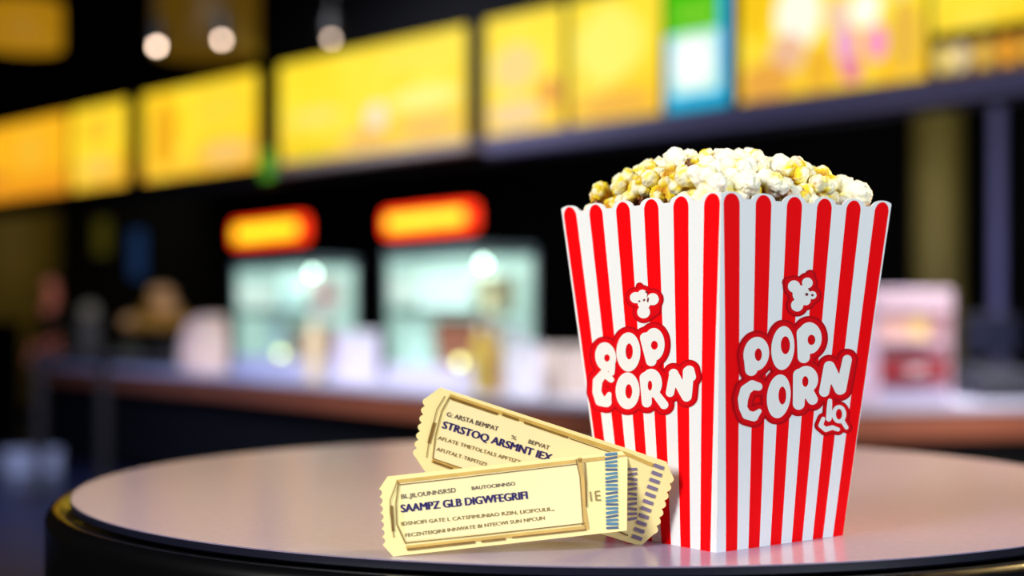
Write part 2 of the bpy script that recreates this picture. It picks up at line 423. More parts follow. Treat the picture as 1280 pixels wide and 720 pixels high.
# left end of the counter: bun stand, white bag box, dispenser, person, rail
q = on_counter(200, .42)
t = thing('display_stand', 'dark raised stand carrying a tray of golden buns', 'display stand', (q.x, q.y, CZ), CYAW)
box('plinth', -.3, .3, -.18, .18, 0, .27, M_BLACK, t, .01)
box('tray', -.36, .36, -.22, .22, .27, .285, mat('brass_tray', (120, 92, 40), .35, .6), t, .005)
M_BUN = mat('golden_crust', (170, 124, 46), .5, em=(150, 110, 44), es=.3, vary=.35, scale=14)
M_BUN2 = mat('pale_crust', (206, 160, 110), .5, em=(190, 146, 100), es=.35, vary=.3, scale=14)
bun = None
SPOT = [(-.26, -.11, 0), (-.04, -.11, 0), (.18, -.11, 0), (-.2, .11, 0), (.02, .11, 0), (.24, .11, 0), (-.08, 0, .113), (.14, 0, .113), (.03, 0, .226)]
for k, (x, y, z) in enumerate(SPOT):
    p = q + CE * x + CN * y
    bm = bmesh.new(); ball(bm, (0, 0, .055), .1, 3, (1, 1, .55))
    for v in bm.verts: v.co += v.normal * noise.noise(v.co * 14 + Vector((k, 0, 0))) * .012
    place = ['front left of the tray', 'front middle of the tray', 'front right of the tray', 'rear left of the tray', 'rear middle of the tray', 'rear right of the tray', 'second layer, left', 'second layer, right', 'top of the heap'][k]
    o = obj('bread_bun', bm, M_BUN2 if k in (0, 8, 7) else M_BUN, None, True)
    o.location = (p.x, p.y, CZ + .287 + z)
    tag(o, 'golden bun on the dark stand, ' + place, 'bun', 'golden buns on the dark stand')

q = on_counter(254, .2)
t = thing('paper_bag', 'creased pinkish white paper bag with an open top left of the cabinets', 'bag', (q.x, q.y, CZ), CYAW - .2)
bm = bmesh.new()
rings = []
for zz, sx, sy, sk in ((0, .25, .11, 0), (.12, .27, .12, .0), (.26, .26, .10, .05), (.36, .25, .07, .13)):
    rings.append([bm.verts.new((x * sx + sk, y * sy, zz + (.03 if (x > 0 and zz > .2) else 0))) for x, y in ((-1, -1), (-.3, -1.1), (.4, -.95), (1, -1), (1, 1), (.3, 1.1), (-.4, .95), (-1, 1))])
bm.faces.new(rings[0])
for a, b in zip(rings, rings[1:]):
    for k in range(8): bm.faces.new((a[k], a[(k + 1) % 8], b[(k + 1) % 8], b[k]))
obj('bag_paper', bm, mat('bag_paper', (246, 214, 196), .7, em=(246, 206, 186), es=.22), t)  # slight emission stands in for light on the paper
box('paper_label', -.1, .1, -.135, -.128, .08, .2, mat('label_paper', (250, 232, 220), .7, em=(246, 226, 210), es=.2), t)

q = on_counter(112, .35)
t = thing('drinks_dispenser', 'grey cylindrical drinks dispenser with a round lid near the counter end', 'dispenser', (q.x, q.y, CZ), CYAW)
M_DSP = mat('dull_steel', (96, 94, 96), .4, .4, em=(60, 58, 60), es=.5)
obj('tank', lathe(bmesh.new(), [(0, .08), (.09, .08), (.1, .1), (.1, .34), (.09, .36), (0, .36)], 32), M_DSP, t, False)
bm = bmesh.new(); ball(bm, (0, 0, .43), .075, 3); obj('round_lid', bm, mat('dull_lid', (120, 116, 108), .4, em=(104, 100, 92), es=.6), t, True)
box('foot', -.1, .1, -.1, .1, 0, .08, M_BLACK, t, .01)
bm = bmesh.new(); rod(bm, (0, -.1, .14), (0, -.15, .14), .012); rod(bm, (0, -.15, .145), (0, -.15, .1), .01); obj('tap', bm, M_STEEL, t)
q = on_counter(160, .1)
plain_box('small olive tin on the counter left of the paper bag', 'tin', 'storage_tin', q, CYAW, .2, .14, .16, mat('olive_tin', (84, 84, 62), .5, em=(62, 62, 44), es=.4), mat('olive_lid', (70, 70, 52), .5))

# queue rail in front of the counter's left end
def gp(px, Y): return Vector(((px - 640) / F * Y, Y, 0))
A, B = gp(50, 9.6), gp(130, 9.3)
t = thing('queue_rail', 'dull grey metal queue rail with two posts before the counter end', 'barrier', (A.x, A.y, 0), math.atan2(B.y - A.y, B.x - A.x))
L = (B - A).length
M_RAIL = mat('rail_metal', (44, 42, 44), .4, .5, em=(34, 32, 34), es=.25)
for x in (0, L):
    bm = bmesh.new(); rod(bm, (x, 0, .0), (x, 0, .86), .035, 16); pst = obj('post', bm, M_RAIL, t)
    obj('post_base', lathe(bmesh.new(), [(0, .0), (.15, .0), (.15, .012), (.05, .03), (0, .03)], 32, x, 0), M_RAIL, pst)
bm = bmesh.new(); bx(bm, -.06, L + .55, -.03, .03, .86, .93, .012); obj('top_bar', bm, M_RAIL, t)

q = gp(4, 13.0)
t = thing('shade_block', 'dark low block, added as shade, at the far left edge beyond the queue rail', 'shade block', (q.x, q.y, 0), CYAW)  # dark panel added to give the shade at the left edge
box('shade_block_panel', -.5, .26, 0, .08, .06, 1.1, M_DARK, t, .01); box('shade_block_cap', -.52, .28, -.02, .1, 1.1, 1.13, M_BLACK, t, .008); box('shade_block_foot', -.5, .26, -.05, .13, 0, .06, M_BLACK, t)
# low pale crate on the floor at the far left
q = gp(40, 11.0)
t = thing('floor_crate', 'low pale grey crate on the dark floor at far left', 'crate', (q.x, q.y, 0), .3)
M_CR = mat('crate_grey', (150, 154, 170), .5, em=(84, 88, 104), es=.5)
box('crate_body', -.2, .2, -.13, .13, 0, .14, M_CR, t, .015)
box('crate_lid', -.21, .21, -.14, .14, .141, .17, M_CR, t, .01)

# ------------------------------------------------------------------ person behind the far end of the counter
def skin_mesh(name, joints, bones, m, parent, sub=2, root=0):
    me = bpy.data.meshes.new(name)
    me.from_pydata([j[:3] for j in joints], bones, [])
    o = link(name, me, m, parent)
    sk = o.modifiers.new('skin', 'SKIN'); sk.use_smooth_shade = True
    for k, j in enumerate(joints):
        rr = j[3] if isinstance(j[3], tuple) else (j[3], j[3])
        me.skin_vertices[0].data[k].radius = rr
    me.skin_vertices[0].data[root].use_root = True
    ss = o.modifiers.new('sub', 'SUBSURF'); ss.levels = sub; ss.render_levels = sub
    return o
q = on_counter(66, 1.12)

per = thing('person', 'person in dark clothes standing behind the far left end of the counter', 'person', (q.x, q.y, 0), CYAW + .25)
M_SKIN = mat('skin', (196, 120, 106), .55, em=(150, 80, 74), es=.4)  # emission lightens the face in place of a lamp
S = .9
J = [(0, 0, .98, (.13, .1)), (0, .01, 1.15, (.115, .09)), (0, .0, 1.36, (.14, .1)), (0, .01, 1.5, (.05, .05)), (0, -.01, 1.58, (.06, .07)), (0, -.015, 1.67, (.075, .092)), (0, .0, 1.74, (.06, .075))]
Bn = [(0, 1), (1, 2), (2, 3), (3, 4), (4, 5), (5, 6)]
for s in (-1, 1):
    k = len(J); J += [(s * .19, 0, 1.41, .05), (s * .25, .02, 1.13, .04), (s * .24, -.1, .9, .03), (s * .235, -.135, .84, (.035, .02))]
    Bn += [(2, k), (k, k + 1), (k + 1, k + 2), (k + 2, k + 3)]
    for dx, ln in ((-.026, .07), (-.009, .085), (.009, .08), (.026, .065)):
        f = len(J); J += [(s * .235 + dx, -.15, .805, .009), (s * .235 + dx, -.165, .805 - ln * .6, .008), (s * .235 + dx, -.16, .805 - ln, .007)]
        Bn += [(k + 3, f), (f, f + 1), (f + 1, f + 2)]
    f = len(J); J += [(s * .235 - s * .04, -.15, .84, .011), (s * .235 - s * .055, -.17, .8, .009)]
    Bn += [(k + 3, f), (f, f + 1)]
    k = len(J); J += [(s * .1, 0, .88, .09), (s * .105, -.01, .5, .058), (s * .11, .02, .09, .038), (s * .115, -.1, .035, (.04, .03))]
    Bn += [(0, k), (k, k + 1), (k + 1, k + 2), (k + 2, k + 3)]
J = [(a * S, b * S, c * S, tuple(v * S for v in d) if isinstance(d, tuple) else d * S) for a, b, c, d in J]
body = skin_mesh('body', J, Bn, M_SKIN, per)
JJ = [(0, 0, .93, (.155, .12)), (0, .01, 1.15, (.135, .11)), (0, 0, 1.37, (.155, .115)), (0, .01, 1.46, (.07, .07))]
BB = [(0, 1), (1, 2), (2, 3)]
for s in (-1, 1):
    k = len(JJ); JJ += [(s * .19, 0, 1.41, .062), (s * .25, .02, 1.13, .054), (s * .243, -.085, .93, .042)]; BB += [(2, k), (k, k + 1), (k + 1, k + 2)]
JJ = [(a * S, b * S, c * S, tuple(v * S for v in d) if isinstance(d, tuple) else d * S) for a, b, c, d in JJ]
skin_mesh('jacket', JJ, BB, mat('dark_jacket', (16, 16, 20), .8), per)
JT = [(0, 0, .98, (.14, .11))]; BT = []
for s in (-1, 1):
    k = len(JT); JT += [(s * .1, 0, .88, .1), (s * .105, -.01, .5, .072), (s * .11, .02, .1, .058)]; BT += [(0, k), (k, k + 1), (k + 1, k + 2)]
JT = [(a * S, b * S, c * S, tuple(v * S for v in d) if isinstance(d, tuple) else d * S) for a, b, c, d in JT]
skin_mesh('trousers', JT, BT, mat('dark_trousers', (12, 12, 14), .8), per)
bm = bmesh.new(); ball(bm, (0, .022 * S, 1.70 * S), .098 * S, 3, (.9, 1.02, 1.0))
bmesh.ops.delete(bm, geom=[v for v in bm.verts if v.co.y < -.04 * S and v.co.z < 1.735 * S or v.co.z < 1.62 * S], context='VERTS')
obj('hair', bm, mat('dark_hair', (20, 14, 12), .6), per, True)
for s in (-1, 1):
    bm = bmesh.new(); ball(bm, (s * .03 * S, -.098 * S, 1.67 * S), .011 * S, 2); obj('eye', bm, mat('eye', (30, 22, 20), .3), per, True)
    bm = bmesh.new(); ball(bm, (s * .08 * S, .0, 1.66 * S), .026 * S, 2, (.4, .7, 1.1)); obj('ear', bm, M_SKIN, per, True)
bm = bmesh.new(); ball(bm, (0, -.108 * S, 1.645 * S), .016 * S, 2, (.8, 1.2, 1.3)); obj('nose', bm, M_SKIN, per, True)
bm = bmesh.new(); ball(bm, (0, -.096 * S, 1.605 * S), .02 * S, 2, (1.2, .5, .35)); obj('mouth', bm, mat('lips', (150, 70, 66), .5), per, True)

# ------------------------------------------------------------------ right side: snack rack, till, olive column, lilac strip
q = on_counter2(1128, .22)
t = thing('snack_rack', 'small pink and white snack rack with a crimson drawer on the right counter', 'rack', (q.x, q.y, CZ), CYAW2)
M_PK = mat('pink_white', (226, 196, 212), .5, em=(232, 196, 214), es=.22)  # faint self-glow, so the rack looks lit
wx = .17
box('rack_side', -wx - .012, -wx, -.12, .14, 0, .5, M_PK, t, .003); box('rack_side', wx, wx + .012, -.12, .14, 0, .5, M_PK, t, .003)
box('rack_top', -wx - .015, wx + .015, -.13, .15, .41, .51, M_PK, t, .01)
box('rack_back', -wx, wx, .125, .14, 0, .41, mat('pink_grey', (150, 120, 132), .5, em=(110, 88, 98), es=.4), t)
box('shelf', -wx, wx, -.12, .125, .27, .29, M_PK, t)
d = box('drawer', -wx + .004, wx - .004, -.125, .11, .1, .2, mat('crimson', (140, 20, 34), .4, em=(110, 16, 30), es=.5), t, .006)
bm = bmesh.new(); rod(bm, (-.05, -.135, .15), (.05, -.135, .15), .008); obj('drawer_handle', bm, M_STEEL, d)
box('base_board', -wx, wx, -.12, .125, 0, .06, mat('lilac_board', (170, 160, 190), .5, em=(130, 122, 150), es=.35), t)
for k, (x, col) in enumerate([(-.11, (196, 160, 150)), (-.02, (214, 176, 160)), (.08, (226, 200, 130))]):
    p = q + CE2 * x
    o = thing('snack_packet', ['rosy', 'peach', 'yellow'][k] + ' packet standing on the shelf of the pink snack rack', 'packet', (p.x, p.y, CZ + .291), CYAW2, 'packets in the pink snack rack')
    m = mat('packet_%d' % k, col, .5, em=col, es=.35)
    obj('pouch', rrect(bmesh.new(), -.04, .04, 0, .1, -.02, .02, .012), m, o)
    box('sealed_top', -.04, .04, -.004, .004, .1, .112, M_WHITE, o)
q = on_counter2(1250, .3)
t = thing('cash_register', 'dark cash register on the right counter near the picture edge', 'cash register', (q.x, q.y, CZ), CYAW2)
M_REG = mat('register_grey', (28, 30, 42), .5)
box('cash_drawer', -.16, .16, -.16, .18, 0, .09, M_REG, t, .01)
bm = bmesh.new(); bx(bm, -.14, .14, -.12, .16, .091, .16, .01)
for v in bm.verts:
    if v.co.z > .13 and v.co.y < 0: v.co.z -= .04
obj('keypad', bm, M_REG, t)
bm = bmesh.new(); rod(bm, (0, .1, .15), (0, .1, .24), .02); obj('screen_stem', bm, M_BLACK, t)
o = box('till_screen', -.13, .13, .07, .09, .21, .4, M_REG, t, .008)
box('screen_glass', -.12, .12, .064, .069, .22, .39, mat('till_glass', (40, 44, 66), .2), o)

def column(label, px, Y, wpx, z1, col, em, es, name='round_column'):
    q = gp(px, Y); r = wpx / 2 / F * Y
    t = thing(name, label, 'column', (q.x, q.y, 0))
    obj('shaft', lathe(bmesh.new(), [(0, .15), (r, .15), (r, z1 - .12), (0, z1 - .12)], 40), mat(name + str(px), col, .7, em=em, es=es, vary=.3, scale=3), t, True)  # shaft emission stands in for part of the light on it
    obj('column_base', lathe(bmesh.new(), [(0, 0), (r * 1.15, 0), (r * 1.15, .12), (r, .15), (0, .15)], 40), M_BLACK, t)
    obj('column_head', lathe(bmesh.new(), [(0, z1 - .12), (r, z1 - .12), (r * 1.15, z1 - .09), (r * 1.15, z1), (0, z1)], 40), M_BLACK, t)
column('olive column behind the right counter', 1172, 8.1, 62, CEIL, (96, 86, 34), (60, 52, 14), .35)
column('olive gold column added for the lit olive wall at the far left behind the counter end', 8, 17.0, 130, CEIL, (120, 98, 30), (84, 66, 14), .1)  # column added in place of a lit stretch of olive wall
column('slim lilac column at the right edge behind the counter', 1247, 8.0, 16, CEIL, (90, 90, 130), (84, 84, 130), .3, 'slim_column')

# small lit panels deep behind the left end
def panel(label, name, cat, px, py, Y, wpx, hpx, col, s):
    a = at(px, py, Y)
    wd, ht = wpx * Y / F, hpx * Y / F
    t = thing(name, label, cat, (a.x, a.y, a.z - ht / 2), YAW)
    box('panel_frame', -wd / 2 - .02, wd / 2 + .02, 0, .04, -.02, ht + .02, M_BLACK, t, .005)
    box('panel_face', -wd / 2, wd / 2, -.006, .002, 0, ht, glow(name + '_glow', col, s), t)
    return t
def wallY(px, P): return on_line(px, P, EV).y
panel('dim blue lit panel on the wall behind the counter at left', 'blue_panel', 'panel', 172, 318, wallY(172, back + NV * .06), 36, 60, (16, 44, 80), .8)
panel('dim olive lit panel left of the blue panel', 'olive_panel', 'panel', 128, 296, wallY(128, back + NV * .06), 38, 44, (60, 56, 8), .8)
panel('small green lit sign between two menu screens at left', 'green_sign', 'sign', 335, 205, wallY(335, P0 + NV * .1), 26, 34, (92, 170, 40), .95)

# amber drums, added for reflected glow, and the track lights hanging from the ceiling
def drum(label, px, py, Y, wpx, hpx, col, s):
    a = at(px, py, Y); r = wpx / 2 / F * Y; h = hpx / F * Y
    t = thing('reflection_drum', label, 'glow drum', (a.x, a.y, a.z - h / 2), 0, 'amber drums added for reflected glow under the ceiling')
    obj('glow_drum', lathe(bmesh.new(), [(r * .97, 0), (r, .01), (r, h - .01), (r * .97, h)], 48), glow('amber_reflection_%d' % px, col, s), t, True)  # emission imitates a reflected glow
    bm = bmesh.new(); rod(bm, (0, 0, h * .8), (0, 0, CEIL - (a.z - h / 2)), .01); obj('drum_rod', bm, M_BLACK, t)
    bm = bmesh.new(); rod(bm, (-r * .98, 0, h * .85), (r * .98, 0, h * .85), .008); obj('drum_spider', bm, M_BLACK, t)
    bm = bmesh.new(); ball(bm, (0, 0, h * .5), .06); obj('light_bulb', bm, glow('amber_core', (250, 190, 60), 1.0), t, True)  # core added with the drum, no real bulb
drum('brighter amber drum added for a reflected glow at the top left corner', 30, 32, 9.6, 92, 56, (176, 124, 16), .85)
drum('dim brown amber drum added for a reflected glow behind the track lights', 258, 26, 8.9, 130, 84, (104, 74, 10), .62)
for k, (px, py) in enumerate(((196, 58), (277, 50), (414, 49))):
    a = at(px, py, 8.0)
    t = thing('ceiling_spotlight', ['bright round ceiling spotlight, leftmost of the three', 'round ceiling spotlight before the brown glow drum', 'dimmer round ceiling spotlight above the wide yellow screen'][k], 'spotlight', a, 0, 'round spotlights hanging from the ceiling')
    bm = bmesh.new(); ball(bm, (0, 0, 0), .016); obj('light_bulb', bm, glow('spot_glow_%d' % k, (255, 222, 196), (19, 14, 7)[k]), t, True)
    obj('spot_can', lathe(bmesh.new(), [(.034, .012), (.045, .02), (.045, .12), (.02, .14), (0, .14)], 24), M_BLACK, t)
    bm = bmesh.new(); rod(bm, (0, 0, .13), (0, 0, CEIL - a.z), .008); obj('drop_rod', bm, M_BLACK, t)

# ------------------------------------------------------------------ round table
TC = Vector((0.067, 1.175, 0)); TR = 0.40
def table_mat():
    m = bpy.data.materials.new('table_laminate'); m.use_nodes = True
    nt = m.node_tree; b = nt.nodes['Principled BSDF']
    tc = nt.nodes.new('ShaderNodeTexCoord'); nz = nt.nodes.new('ShaderNodeTexNoise'); nz.inputs['Scale'].default_value = 180
    nt.links.new(tc.outputs['Object'], nz.inputs['Vector'])
    rp = nt.nodes.new('ShaderNodeValToRGB')
    rp.color_ramp.elements[0].color = lin((164, 149, 180)); rp.color_ramp.elements[1].color = lin((178, 162, 193))
    nt.links.new(nz.outputs['Fac'], rp.inputs[0]); nt.links.new(rp.outputs[0], b.inputs['Base Color'])
    b.inputs['Roughness'].default_value = 0.2
    b.inputs['Specular IOR Level'].default_value = 0.65
    return m
t = thing('round_table', 'round grey topped table with a thick glossy black rim in front', 'table', (TC.x, TC.y, 0))
obj('tabletop', lathe(bmesh.new(), [(0, TZ - .0008), (TR - .0005, TZ - .0008), (TR - .0002, TZ), (0, TZ)], 256), table_mat(), t)
obj('edge_band', lathe(bmesh.new(), [(0, TZ - .0065), (TR - .002, TZ - .0065), (TR, TZ - .005), (TR, TZ - .0009), (0, TZ - .0009)], 256), mat('navy_edge', (16, 18, 34), .35), t)
M_RIM = mat('gloss_black', (6, 6, 8), .24, coat=.2)
rp = [(0, TZ - .085), (TR + .01, TZ - .085), (TR + .018, TZ - .075)]
for k in range(9):
    a = k / 8 * PI / 2; rp.append((TR + .01 + .008 * math.cos(a), TZ - .0165 + .01 * math.sin(a)))
rp += [(TR + .006, TZ - .0065), (TR + .003, TZ - .009), (0, TZ - .009)]
obj('rim', lathe(bmesh.new(), rp, 256), M_RIM, t, False)
obj('pedestal', lathe(bmesh.new(), [(0, .03), (.16, .03), (.05, .06), (.04, .1), (.04, TZ - .12), (.1, TZ - .086), (0, TZ - .086)], 48), M_BLACK, t)
obj('foot_plate', lathe(bmesh.new(), [(0, 0), (.28, 0), (.28, .015), (.16, .03), (0, .03)], 64), M_BLACK, t)
for o in t.children:
    if o.name.startswith('rim'):
        for p in o.data.polygons: p.use_smooth = True

# ------------------------------------------------------------------ striped popcorn box
def table_at(px, py): return at(px, py, (EYE - TZ) * F / (py - HY))
b_f = table_at(895.5, 691); b_r = table_at(1053.5, 669); b_l = table_at(757, 666)
HB = 0.1985
def top_at(px, py): return at(px, py, (TZ + HB - EYE) * F / (HY - py))
t_f = top_at(901.5, 238.5); t_r = top_at(1115, 251.5); t_l = top_at(701, 258)
b_b = b_l + b_r - b_f; t_b = t_l + t_r - t_f
BOXC = (t_f + t_b) / 2

def carton_mat():
    m = bpy.data.materials.new('striped_card'); m.use_nodes = True
    nt = m.node_tree; b = nt.nodes['Principled BSDF']
    uv = nt.nodes.new('ShaderNodeUVMap'); uv.uv_map = 'stripe'
    sep = nt.nodes.new('ShaderNodeSeparateXYZ'); nt.links.new(uv.outputs[0], sep.inputs[0])
    def M(op, a, b_=None, c=None):
        n = nt.nodes.new('ShaderNodeMath'); n.operation = op
        for k, v in enumerate((a, b_, c)):
            if v is None: continue
            if hasattr(v, 'links'): nt.links.new(v, n.inputs[k])
            else: n.inputs[k].default_value = v
        return n.outputs[0]
    u, v = sep.outputs['X'], sep.outputs['Y']
    fr = M('FRACT', u)                                        # 0..0.5 is red
    x = M('ABSOLUTE', M('MULTIPLY', M('SUBTRACT', fr, .25), 4.0))   # 0 centre, 1 at the stripe's side
    inst = M('LESS_THAN', x, 1.0)
    ok = M('MULTIPLY', M('GREATER_THAN', u, -.02), M('LESS_THAN', u, 5.52))
    capd = M('SUBTRACT', 1.0, v)                              # v: distance below the cap's crown in half stripe widths
    cap = M('MAXIMUM', capd, 0.0)
    rr = M('ADD', M('MULTIPLY', x, x), M('MULTIPLY', cap, cap))
    inc = M('LESS_THAN', rr, 1.0)
    red = M('MULTIPLY', M('MULTIPLY', inst, inc), ok)
    mx = nt.nodes.new('ShaderNodeMix'); mx.data_type = 'RGBA'
    nt.links.new(red, mx.inputs['Factor'])
    mx.inputs['A'].default_value = lin((236, 240, 242)); mx.inputs['B'].default_value = lin((244, 0, 8))
    nt.links.new(mx.outputs['Result'], b.inputs['Base Color'])
    b.inputs['Roughness'].default_value = 0.6; b.inputs['Specular IOR Level'].default_value = 0.1
    return m
M_CARD = carton_mat()

pb = thing('popcorn_box', 'tall red and white striped popcorn box on the round table', 'popcorn box', (b_f + b_b) / 2 )
ROOT = (b_f + b_b) / 2
FACES = [(b_l, b_f, t_l, t_f, (.012, .004), (.018, .05)),     # left face: margins (left end, right end) at top and at bottom
         (b_f, b_r, t_f, t_r, (.012, .012), (.07, .0)),
         (b_r, b_b, t_r, t_b, (.012, .012), (.02, .02)),
         (b_b, b_l, t_b, t_l, (.012, .012), (.02, .02))]
bm = bmesh.new(); uvl = bm.loops.layers.uv.new('stripe')
NU, NVV = 132, 24
SCAL = .0038
for (bl_, br_, tl_, tr_, mt_, mb_) in FACES:
    grid = []
    for j in range(NVV + 1):
        tt = j / NVV
        row = []
        for i in range(NU + 1):
            s = i / NU
            m0 = mb_[0] + (mt_[0] - mb_[0]) * tt; m1 = mb_[1] + (mt_[1] - mb_[1]) * tt
            c = (s - m0) / (1 - m0 - m1) * 5.5
            d = abs((c - .25 + .5) % 1.0 - .5)               # distance to the nearest stripe centre
            drop = 1 - math.sqrt(max(0, 1 - (d / .37) ** 2)) if d < .37 else 1.0
            dd = SCAL * drop
            T = tl_.lerp(tr_, s); Bt = bl_.lerp(br_, s)
            hgt = (T - Bt).length
            f = tt * (1 - dd / hgt)
            pos = Bt.lerp(T, f)
            hw = ((tr_ - tl_).length / 5.6) / 4.0
            vv = ((1 - f) * hgt - .0009) / hw
            row.append((bm.verts.new(pos - ROOT), c, vv))
        grid.append(row)
    for j in range(NVV):
        for i in range(NU):
            q4 = (grid[j][i], grid[j][i + 1], grid[j + 1][i + 1], grid[j + 1][i])
            fc = bm.faces.new([v[0] for v in q4])
            for lp, v in zip(fc.loops, q4): lp[uvl].uv = (v[1], v[2])
vs = [bm.verts.new(p - ROOT) for p in (b_l, b_f, b_r, b_b)]
fc = bm.faces.new(vs)
for lp in fc.loops: lp[uvl].uv = (-3, -3)
bmesh.ops.remove_doubles(bm, verts=bm.verts, dist=1e-5)
me = bpy.data.meshes.new('carton'); bmesh.ops.recalc_face_normals(bm, faces=bm.faces); bm.to_mesh(me); bm.free()
carton_o = link('carton', me, M_CARD, pb)
from mathutils.bvhtree import BVHTree
BVH = BVHTree.FromPolygons([v.co.copy() for v in me.vertices], [tuple(p.vertices) for p in me.polygons])
so = carton_o.modifiers.new('card', 'SOLIDIFY'); so.thickness = .0006; so.offset = -1

# flat artwork on a plane: marching squares over signed distances
def plane_of(a, b, c):
    n = (b - a).cross(c - a).normalized()
    if n.dot(a - Vector((0, 0, EYE))) > 0: n = -n
    return a, n
def ray_plane(px, py, pl, off=0.0):
    a, n = pl; d = at(px, py, 1.0) - Vector((0, 0, EYE)); o = Vector((0, 0, EYE))
    t_ = (a + n * off - o).dot(n) / d.dot(n)
    return o + d * t_

def sd_stroke(X, Y, pts):
    D = np.full(X.shape, 1e9)
    if len(pts) == 1:
        x, y, r = pts[0]; return np.hypot(X - x, Y - y) - r
    for (x0, y0, r0), (x1, y1, r1) in zip(pts, pts[1:]):
        dx, dy = x1 - x0, y1 - y0; L2 = dx * dx + dy * dy + 1e-9
        t_ = np.clip(((X - x0) * dx + (Y - y0) * dy) / L2, 0, 1)
        D = np.minimum(D, np.hypot(X - x0 - t_ * dx, Y - y0 - t_ * dy) - (r0 + (r1 - r0) * t_))
    return D
def sd_ell(X, Y, e):
    cx, cy, rx, ry = e[:4]; a = math.radians(e[4]) if len(e) > 4 else 0
    ca, sa = math.cos(a), math.sin(a)
    u = (X - cx) * ca + (Y - cy) * sa; v = -(X - cx) * sa + (Y - cy) * ca
    k = np.hypot(u / rx, v / ry); g = np.hypot(u / rx ** 2, v / ry ** 2) + 1e-9
    return k * (k - 1) / g
def field(X, Y, strokes, ells, holes=()):
    D = np.full(X.shape, 1e9)
    for s in strokes: D = np.minimum(D, sd_stroke(X, Y, s))
    for e in ells: D = np.minimum(D, sd_ell(X, Y, e))
    for h in holes: D = np.maximum(D, -(sd_ell(X, Y, h) if len(h) >= 4 and not isinstance(h[0], tuple) else sd_stroke(X, Y, h)))
    return D
def march(name, fn, x0, x1, y0, y1, step, tomap, m, parent):
    xs = np.arange(x0, x1 + step, step); ys = np.arange(y0, y1 + step, step)
    X, Y = np.meshgrid(xs, ys); D = fn(X, Y)
    bm = bmesh.new(); cache = {}
    def corner(i, j):
        k = ('c', i, j)
        if k not in cache: cache[k] = bm.verts.new(tomap(xs[i], ys[j]))
        return cache[k]
    def edge(i, j, i2, j2):
        k = ('e',) + tuple(sorted(((i, j), (i2, j2))))
        if k not in cache:
            a, b = D[j, i], D[j2, i2]; t_ = a / (a - b)
            cache[k] = bm.verts.new(tomap(xs[i] + (xs[i2] - xs[i]) * t_, ys[j] + (ys[j2] - ys[j]) * t_))
        return cache[k]
    ins = D < 0
    for j in range(len(ys) - 1):
        for i in range(len(xs) - 1):
            cs = ((i, j), (i + 1, j), (i + 1, j + 1), (i, j + 1))
            fl = [ins[c[1], c[0]] for c in cs]
            if not any(fl): continue
            poly = []
            for k in range(4):
                a, b = cs[k], cs[(k + 1) % 4]
                if fl[k]: poly.append(corner(*a))
                if fl[k] != fl[(k + 1) % 4]: poly.append(edge(*a, *b))
            if len(poly) >= 3:
                try: bm.faces.new(poly)
                except ValueError: pass
    return obj(name, bm, m, parent)

M_EMB = mat('emblem_red', (218, 2, 16), .6, vary=.02, spec=.1)
M_EMB2 = mat('emblem_dark_red', (184, 4, 18), .6, vary=.02, spec=.1)
M_INK = mat('emblem_ink', (120, 30, 34), .6)
M_LET = mat('letter_white', (238, 240, 238), .45, vary=.01, spec=.3)

# left face artwork, measured on a four times enlarged frame
L_strokes = [
 [(178, 470, 18), (180, 505, 13)],
 [(348, 330, 28), (376, 444, 27)],
 [(176, 538, 15), (140, 505, 20), (108, 545, 24), (104, 600, 22), (122, 644, 26), (152, 650, 26), (166, 612, 12)],
 [(348, 530, 30), (354, 652, 25)], [(392, 600, 20), (440, 664, 22)],
 [(488, 512, 22), (470, 604, 21)], [(488, 508, 24), (552, 624, 24)], [(556, 622, 23), (562, 500, 28)], [(566, 495, 27), (578, 524, 22)]]
L_ells = [(148, 424, 52, 73, -8), (262, 400, 60, 98, 0), (390, 362, 53, 82, 0), (258, 594, 60, 92, 0), (376, 556, 54, 72, 0)]
L_holes = [(155, 430, 14, 18), (266, 397, 18, 40), (392, 366, 17, 22), (264, 597, 17, 36), (370, 568, 11, 25), [(150, 562, 7), (165, 580, 9)]]
L_mark = [[(298, 128, 28)], [(332, 112, 24)], [(384, 136, 30)], [(340, 155, 32)], [(338, 200, 32)]]
L_dots = [[(316, 146, 5)], [(338, 142, 4), (342, 138, 4)], [(358, 146, 4), (360, 132, 4)], [(352, 100, 6)]]
L_extra = [[(318, 72, 20)], [(410, 150, 22), (400, 195, 26), (352, 225, 26)]]
# right face artwork
R_strokes = [
 [(118, 370, 24), (122, 414, 24)], [(326, 272, 26), (328, 364, 24)],
 [(150, 480, 16), (126, 474, 19), (100, 494, 21), (90, 528, 20), (90, 562, 16), (104, 590, 18), (132, 598, 18), (154, 576, 9)],
 [(312, 436, 26), (308, 548, 23)], [(345, 500, 22), (362, 530, 21)],
 [(426, 402, 20), (408, 500, 20)], [(428, 402, 22), (470, 490, 22)], [(474, 490, 20), (498, 374, 18)]]
R_ells = [(142, 352, 50, 67, 8), (246, 329, 45, 86, 4), (350, 290, 48, 62, 0), (230, 518, 46, 86, 6), (338, 452, 46, 53, 0)]
R_holes = [(150, 355, 14, 25), (256, 318, 18, 35), (358, 297, 15, 20), (244, 515, 15, 35), (334, 460, 12, 21)]
R_mark = [[(290, 88, 24)], [(342, 74, 21)], [(318, 118, 34)], [(362, 122, 16)], [(302, 162, 24)], [(335, 142, 20)]]
R_dots = [[(340, 119, 6)], [(352, 100, 5)], [(362, 122, 5)]]
R_q_s = [[(430, 536, 9), (428, 575, 11), (426, 606, 11)], [(404, 606, 8), (394, 632, 9), (414, 648, 10), (440, 640, 9), (462, 648, 8)], [(478, 612, 9), (495, 640, 8)]]
R_q_e = [(466, 588, 28, 36)]
R_q_h = [(466, 588, 12, 21)]
